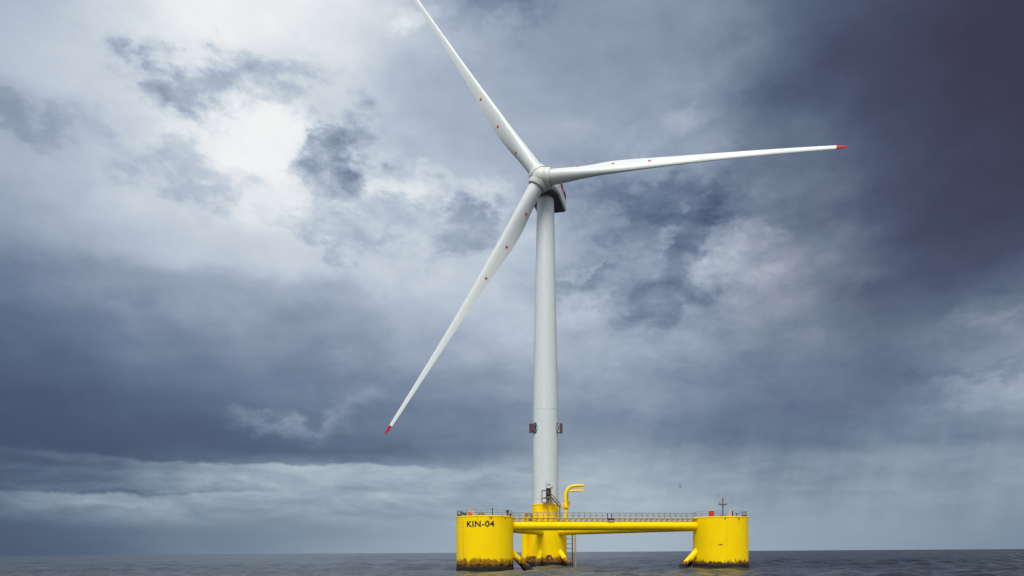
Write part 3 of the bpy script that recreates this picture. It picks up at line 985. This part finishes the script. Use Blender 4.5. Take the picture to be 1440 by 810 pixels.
MB().box(tower_point(tx(775.3), tz(685.6), .1), (.32, .3, .34), 0, .05).build('door_lamp', M['dark'], tower)
# entrance platform
pz = tz(700.5)
pf = tower_point(tx(769), pz, 0)
ep = MB().box((tx(769.5), pf.y - .75, pz), (2.4, 1.6, .14)).build('entrance_platform', M['brownrail'], tower)
mb = MB()
yy = pf.y - 1.45
x0, x1 = tx(761.0), tx(767.3)
for (xa, za, xb, zb) in ((x0, tz(707.5), x0, tz(690.3)), (x1, tz(708), x1, tz(690)), (x0, tz(690.6), x1, tz(690.6)), (x0, tz(701), x1, tz(701)), (x0, tz(707.5), x1, tz(707.5))):
    mb.path([(xa, yy, za), (xb, yy, zb)], .085, 8)
for z_ in (tz(693), tz(702.5)):
    mb.path([(x0 - .3, yy, z_), (x0, yy, z_)], .07, 6)
mb.box(((x0 + x1) / 2, yy + .12, tz(699)), (x1 - x0 - .16, .04, tz(691) - tz(707)))
mb.build('cable_hatch_frame', M['dark'], ep)
pan = MB().box(((x0 + x1) / 2, yy + .06, tz(699)), (x1 - x0 - .2, .03, tz(691) - tz(707.2))).build('hatch_panel', M['white'], ep)
mb = MB()
mb.path([(tx(767.6), yy, tz(700)), (tx(767.6), yy, tz(691))], .05, 6)
mb.path([(tx(766.7), yy, tz(700)), (tx(766.7), yy, tz(677.5))], .045, 6)
mb.build('whip_aerial', M['dark'], ep)
mb = MB()
mb.path([(tx(769.3), yy + .1, DECK - .3), (tx(769.3), yy + .1, pz)], .07, 8)
mb.build('platform_leg', M['dark'], ep)
# stair falling to the right
st_ = MB()
sa = Vector((tx(774.5), yy + .2, pz)); sb = Vector((tx(787.0), yy + .3, tz(714.5)))
for off_ in (0, .9):
    st_.path([sa + Vector((0, off_, 0)), sb + Vector((0, off_, 0))], .13, 8)
for k in range(9):
    q = sa.lerp(sb, (k + .5) / 9)
    st_.box(q + Vector((0, .45, .05)), (.26, .9, .05))
stair = st_.build('stair', M['brownrail'], turb)
hr = MB()
for off_ in (0, .9):
    hr.path([sa + Vector((-1.0, off_, 1.0)), sa + Vector((0, off_, 1.0)), sb + Vector((0, off_, 1.0))], .05, 6)
    for k in range(5):
        q = sa.lerp(sb, k / 4) + Vector((0, off_, 0))
        hr.path([q, q + Vector((0, 0, 1.0))], .04, 6)
hr.build('stair_rail', M['brownrail'], stair)
MB().path([(sb.x - .2, sb.y, DECK - .3), (sb.x - .2, sb.y, tz(711.5))], .11, 8).build('stair_post', M['dark'], stair)
MB().box((sb.x + .55, sb.y + .3, tz(713.8)), (1.3, 1.2, .14)).build('stair_landing', M['beige'], stair)
lc = MB()
for k, (ox, oz, w_, h_) in enumerate(((0.15, 0.55, .35, .9), (.75, .45, .5, .7))):
    lc.box((sb.x + ox, sb.y + .25, tz(713.6) + oz), (w_, .4, h_), 0, .04)
lc.build('junction_box', M['beige'], stair)

# ------------------------------------------------------------------ things standing on the platform
# davit crane
cb = Vector((tx(795.0) + PT.x, PT.y - 4.4, DECK))
cr = tag(empty('davit_crane', cb), 'yellow davit crane with a curved jib standing right of the tower foot', 'crane')
def cz(py):
    return EYE + (776.5 - py) * 199.3 / FPX - DECK
def cxx(px):
    return (px - 795.0) * 199.3 / FPX
MB().lathe([(.85, -.3), (.85, .0), (.55, .05), (.52, cz(714.5))], 24).build('pedestal', M['yellow'], cr)
MB().lathe([(.85, cz(714.8)), (.9, cz(713.8)), (.9, cz(712)), (.6, cz(711.5))], 24).build('slew_ring', M['yellow'], cr)
MB().box((cxx(790.6), -.1, cz(711)), (.9, .9, .9), 0, .08).path([(cxx(790.6), -.1, cz(712)), (cxx(789.5), -.1, cz(706.5))], .12, 8).build('operator_stand', M['beige'], cr)
MB().path([(cxx(797.6), -.3, cz(711)), (cxx(797.9), -.2, cz(694)), (cxx(797.6), 0, cz(689.5))], [.13, .13, .06], 8).build('ram', M['steel'], cr)
mb = MB()
for k in range(10):
    a = 2 * math.pi * k / 10
    mb.path([(.95 * math.cos(a), .95 * math.sin(a), cz(713.8)), (.95 * math.cos(a), .95 * math.sin(a), cz(709.6))], .035, 6)
mb.path([(.95 * math.cos(2 * math.pi * k / 24), .95 * math.sin(2 * math.pi * k / 24), cz(709.6)) for k in range(25)], .04, 6, False)
mb.build('service_rail', M['yellow'], cr)
MB().box((cxx(798.6), -.1, cz(707.8)), (.85, .8, 1.15), 0, .1).build('winch', M['rustyellow'], cr)
jp = [(0, 0, cz(713.5)), (cxx(794.6), 0, cz(705)), (cxx(794.6), 0, cz(697)), (cxx(796.2), 0, cz(690.5)), (cxx(799.6), 0, cz(686.2)), (cxx(804), 0, cz(684)), (cxx(810), 0, cz(683.2)), (cxx(820), 0, cz(683.2))]
def smooth(pts, it=3):
    pts = [Vector(p) for p in pts]
    for _ in range(it):
        out = [pts[0]]
        for a, b in zip(pts, pts[1:]):
            out += [a.lerp(b, .25), a.lerp(b, .75)]
        pts = out + [pts[-1]]
    return pts
sp_ = smooth(jp)
rad = [.52 - .28 * (i / (len(sp_) - 1)) ** 1.6 for i in range(len(sp_))]
jib = MB().path(sp_, rad, 16).build('jib', M['yellow'], cr)
br = MB()
lo = [(cxx(798.3), cz(691)), (cxx(804), cz(690.6)), (cxx(811), cz(690.4)), (cxx(819), cz(690.4))]
br.path([(x, 0, z) for x, z in lo], .2, 8)
hi = [(cxx(802), cz(685)), (cxx(806), cz(684)), (cxx(809.5), cz(683.6)), (cxx(813), cz(683.4)), (cxx(816.5), cz(683.4)), (cxx(819), cz(683.4))]
for k, (x, z) in enumerate(hi):
    for dx_ in (-.35, .35):
        br.path([(x, 0, z), (x + dx_, 0, cz(690.5))], .07, 6)
br.build('jib_truss', M['yellow'], jib)
MB().path([(cxx(819), 0, cz(683.4)), (cxx(819), 0, cz(692))], .03, 6).box((cxx(819), 0, cz(691.0)), (.3, .3, .5), 0, .08).build('hook_block', M['yellow'], cr)

# yellow equipment frame left of the tower foot
FD = 199.0
fb = Vector(((743.5 - 720) * FD / FPX, FD, DECK))
ef = tag(empty('equipment_frame', fb), 'yellow open equipment frame holding machinery, left of the tower foot', 'equipment frame')
w_, h_, d_ = 2.5, (732 - 714) * FD / FPX, 2.2
mb = MB()
for sx in (-1, 1):
    for sy in (-1, 1):
        mb.path([(sx * w_ / 2, sy * d_ / 2, 0), (sx * w_ / 2, sy * d_ / 2, h_ - .3)], .10, 8)
for z in (0.1, h_ * .5, h_ - .35):
    for s_ in (-1, 1):
        mb.path([(-w_ / 2, s_ * d_ / 2, z), (w_ / 2, s_ * d_ / 2, z)], .08, 8)
        mb.path([(s_ * w_ / 2, -d_ / 2, z), (s_ * w_ / 2, d_ / 2, z)], .08, 8)
mb.path([(-w_ / 2, -d_ / 2, .1), (0, -d_ / 2, h_ * .5), (w_ / 2, -d_ / 2, h_ - .4)], .06, 6)
mb.build('frame', M['yellow'], ef)
MB().box((-.05, 0, h_ - .22), (w_ + .1, d_ + .1, .14)).build('roof_plate', M['beige'], ef)
MB().box((-.55, .2, h_ * .45), (1.1, 1.2, h_ * .75), 0, .08).build('control_cabinet', M['yellow'], ef)
MB().lathe([(.1, -.6), (.45, -.55), (.45, .55), (.1, .6)], 20, mt=Matrix.Translation((.65, -.3, h_ * .42)) @ Matrix.Rotation(R(90), 4, 'Y')).build('motor', M['brownrail'], ef)
MB().box((-.35, -d_ / 2 - .05, h_ * .72), (.9, .06, .3)).build('warning_plate', M['brownrail'], ef)
MB().box((.75, .3, h_ * .7), (.7, .8, .9), 0, .06).build('valve_box', M['rustyellow'], ef)

def at(px, py, Y):
    return Vector(((px - 720) * Y / FPX, Y, EYE + (776.9 - py) * Y / FPX))

# mooring fairleads at the column rims
def fairlead(name, loc, label):
    r = tag(empty(name, loc), label, 'fairlead', 'mooring fairleads at the column rims')
    MB().box((0, 0, .22), (.85, .9, .42), 0, .05).build('housing', M['black'], r)
    MB().path([(-.42, -.15, .4), (-.42, -.15, 1.25)], .07, 8).path([(.32, -.15, .4), (.32, -.15, 1.2)], .07, 8).path([(-.42, -.15, 1.05), (.32, -.15, 1.0)], .05, 6).build('horn', M['dark'], r)
    return r
fairlead('mooring_fairlead', (PF.x - 5.22, PF.y - .5, DECK), 'small black fairlead at the left rim of the KIN-04 column, beside the green bundle')
fairlead('mooring_fairlead', (PR.x + 4.95, PR.y - 1.0, DECK), 'small black fairlead at the right rim of the column carrying the tall mast')

# green bundle
g0 = Vector((PF.x - 4.1, PF.y - 2.6, DECK))
gb = tag(empty('covered_bundle', g0), 'dark green covered bundle leaning on the deck of the KIN-04 column', 'bundle')
MB().path([(-.55, 0, .95), (-.25, 0, .6), (.2, 0, .42)], [.16, .30, .26], 12).build('cover', M['green'], gb)
MB().path([(.35, 0, .02), (.38, 0, .72)], [.17, .15], 10).box((.37, 0, .04), (.5, .5, .08)).build('stand', M['darkgreen'], gb)
MB().path([(-.5, .1, 0), (-.5, .1, .85)], .06, 8).build('prop', M['steel'], gb)
# orange-red buoy
b0 = Vector((PF.x - 2.75, PF.y - 3.9, DECK))
bu = tag(empty('marker_buoy', b0), 'round orange-red buoy with a pale cap on the deck of the KIN-04 column', 'buoy')
MB().lathe([(.12, .05), (.35, .12), (.52, .38), (.55, .6), (.45, .86), (.25, 1.0), (.1, 1.04)], 24).build('float', M['orange'], bu)
MB().path([(.45, -.12, .15), (.58, -.12, .6), (.42, -.12, .98)], .085, 8).build('pale_band', M['white'], bu)
MB().lathe([(.42, 0), (.42, .1), (.3, .14)], 20).build('cradle', M['rustyellow'], bu)
# hatch cover
h0 = Vector((PF.x - .6, PF.y - 4.1, DECK))
hc = tag(empty('hatch_cover', h0), 'low olive grey domed hatch cover between the orange buoy and the lantern post', 'hatch')
MB().lathe([(.78, 0), (.78, .22), (.7, .45), (.45, .62), (.15, .68), (.02, .69)], 32).build('dome', M['olive'], hc)
MB().lathe([(.92, 0), (.92, .12), (.8, .16)], 32).build('rim', M['rustyellow'], hc)
MB().path([(-.25, -.1, .62), (-.25, -.1, .95), (.1, -.1, .95), (.1, -.1, .64)], .045, 6).build('handle', M['steel'], hc)
# lantern post
l0 = Vector((PF.x + 1.72, PF.y - 4.9, DECK))
lp = tag(empty('lantern_post', l0), 'slim dark lantern post at the front rim of the KIN-04 column', 'post')
MB().path([(0, 0, 0), (0, 0, 1.28)], .085, 10).box((0, 0, .03), (.4, .4, .06)).build('post', M['dark'], lp)
MB().lathe([(.1, 1.28), (.13, 1.32), (.13, 1.5), (.06, 1.55)], 14).build('lantern', M['dark'], lp)
# deck winch
w0 = Vector((PF.x + 4.75, PF.y - 2.6, DECK))
wn = tag(empty('deck_winch', w0), 'small dark upright winch at the right rim of the KIN-04 column', 'winch')
MB().lathe([(.26, 0), (.26, .1), (.13, .18), (.13, .55), (.2, .7), (.3, .82), (.3, 1.16), (.2, 1.22)], 18).build('capstan', M['dark'], wn)
MB().box((.55, 0, .3), (.42, .4, .6), 0, .06).build('motor', M['maroon'], wn)

# red cabinet on right column
r0 = Vector(((1001 - 720) * 158.6 / FPX, 158.6, DECK))
rcab = tag(empty('red_cabinet', r0), 'bright red box cabinet on the deck of the right column, left of the mast', 'cabinet')
MB().box((0, 0, .62), (1.02, .8, 1.02), 0, .04).build('housing', M['redbox'], rcab)
MB().box((0, 0, 1.16), (1.12, .9, .07), 0, .03).build('lid', M['redbox'], rcab)
MB().box((-.02, -.42, .62), (.8, .05, .78), 0, .02).build('door', M['redbox'], rcab)
MB().box((.28, -.46, .62), (.06, .05, .18)).build('handle', M['dark'], rcab)
mb = MB()
for sx in (-.4, .4):
    for sy in (-.3, .3):
        mb.box((sx, sy, .06), (.1, .1, .12))
mb.build('feet', M['dark'], rcab)
# navigation mast
m0 = Vector(((1017 - 720) * 159.5 / FPX, 159.5, DECK))
ms = tag(empty('navigation_mast', m0), 'tall dark navigation mast with a cross arm and lanterns on the right column', 'mast')
k_ = 159.5 / FPX
MB().box((0, 0, .16), (1.35, 1.0, .32), 0, .05).build('base', M['olive'], ms)
MB().path([(0, 0, .3), (0, 0, 15 * k_), (0, 0, 24 * k_)], [.13, .12, .09], 12).build('pole', M['dark'], ms)
arm = MB().path([(-6 * k_, 0, 17 * k_), (5.6 * k_, 0, 17 * k_)], .085, 8).path([(-3 * k_, 0, 17 * k_), (0, 0, 14.5 * k_)], .04, 6).path([(3 * k_, 0, 17 * k_), (0, 0, 14.5 * k_)], .04, 6).build('cross_arm', M['dark'], ms)
MB().lathe([(.12, 0), (.14, .1), (.14, .52), (.06, .62)], 12, (-4.2 * k_, 0, 17.3 * k_)).build('lantern', M['steel'], arm)
MB().lathe([(.09, 0), (.11, .06), (.11, .25), (.05, .3)], 12, (5.0 * k_, 0, 17.3 * k_)).build('lantern', M['steel'], arm)
MB().lathe([(.05, 0), (.09, .06), (.09, .22), (.05, .28)], 12, (2.4 * k_, 0, 17.3 * k_)).build('lantern', M['steel'], arm)
MB().path([(0, 0, 23.2 * k_), (-1.3 * k_, 0, 24.8 * k_), (-1.3 * k_, 0, 26.2 * k_)], .05, 6).path([(0, 0, 23.2 * k_), (1.2 * k_, 0, 25 * k_), (1.3 * k_, 0, 28.6 * k_)], .035, 6).build('aerial', M['dark'], ms)
MB().lathe([(.1, 0), (.14, .05), (.12, .3), (.04, .36)], 12, (-.45 * k_, 0, 24 * k_)).build('top_light', M['redbox'], ms)
# beige cabinet
c0 = Vector(((1027.2 - 720) * 158.8 / FPX, 158.8, DECK))
bc = tag(empty('control_cabinet', c0), 'narrow beige control cabinet right of the navigation mast', 'cabinet')
MB().box((0, 0, .72), (.52, .5, 1.25), 0, .04).build('housing', M['beige'], bc)
MB().box((0, 0, 1.38), (.6, .58, .08), 0, .03).build('roof', M['beige'], bc)
MB().box((0, 0, .06), (.4, .4, .12)).build('plinth', M['dark'], bc)
MB().box((.45, -.05, .58), (.3, .3, 1.1), 0, .04).build('cable_tray', M['dark'], bc)
# bollard
q0 = Vector(((1036.0 - 720) * 158.8 / FPX, 158.8, DECK))
bo = tag(empty('mooring_bollard', q0), 'low dark bollard between the beige cabinet and the right rim', 'bollard')
MB().lathe([(.3, 0), (.3, .06), (.12, .1), (.12, .6), (.2, .66), (.2, .74), (.1, .78)], 16).build('post', M['dark'], bo)
MB().box((0, 0, .03), (.7, .5, .06)).build('base_plate', M['dark'], bo)
# cable drum box hung on the walkway
t_ = (856.5 - 682) / (1013 - 682)
wp = PF.lerp(PR, 0.512) - nrm * .95
wx = Vector((wp.x, wp.y, DECK - .3))
wb = tag(empty('junction_box', wx), 'flat black box with two short posts fixed to the middle of the walkway', 'box')
MB().box((0, 0, -.18), (1.4, .32, .34), ang, .03).build('housing', M['black'], wb)
mb = MB()
for s_ in (-.62, .22):
    mb.path([(s_, 0, -.1), (s_, 0, 1.05)], .09, 8)
mb.build('posts', M['dark'], wb)

# ------------------------------------------------------------------ seabird
def seabird(loc):
    g = MB()
    s_ = 1.0
    def loft(secs, n=10):
        vs = []; fs = []
        for (c, ux, uy, a, b) in secs:
            c = Vector(c); ux = Vector(ux).normalized(); uy = Vector(uy).normalized()
            for k in range(n):
                t = 2 * math.pi * k / n
                vs.append(c + ux * (a * math.cos(t)) + uy * (b * math.sin(t)))
        for i in range(len(secs) - 1):
            for k in range(n):
                fs.append((i * n + k, i * n + (k + 1) % n, (i + 1) * n + (k + 1) % n, (i + 1) * n + k))
        fs.append(tuple(range(n))); fs.append(tuple((len(secs) - 1) * n + k for k in range(n)))
        g.add(vs, fs)
    Y_, Z_ = (0, 1, 0), (0, 0, 1)
    loft([((-.34, 0, .02), Y_, Z_, .10, .01), ((-.2, 0, .01), Y_, Z_, .05, .035), ((-.05, 0, 0), Y_, Z_, .075, .07), ((.1, 0, .0), Y_, Z_, .07, .065), ((.2, 0, .03), Y_, Z_, .04, .042),
          ((.27, 0, .045), Y_, Z_, .04, .04), ((.32, 0, .035), Y_, Z_, .018, .016), ((.37, 0, .025), Y_, Z_, .004, .004)])
    for sy in (-1, 1):
        loft([((.03, sy * .03, .03), (1, 0, 0), Z_, .12, .02), ((.05, sy * .28, .22), (1, 0, 0), Z_, .10, .014), ((-.02, sy * .5, .30), (1, -.2 * sy, 0), Z_, .07, .010), ((-.14, sy * .68, .28), (1, -.5 * sy, 0), Z_, .015, .005)])
    o = g.build('seabird', M['gull'])
    bm = bmesh.new(); bm.from_mesh(o.data); bm.free()
    o.location = loc
    return o
sb_ = seabird(at(956.8, 686.5, 150))
sb_.rotation_euler = (R(58), 0, R(35))
tag(sb_, 'small dark seabird flying with raised wings above the walkway', 'bird')
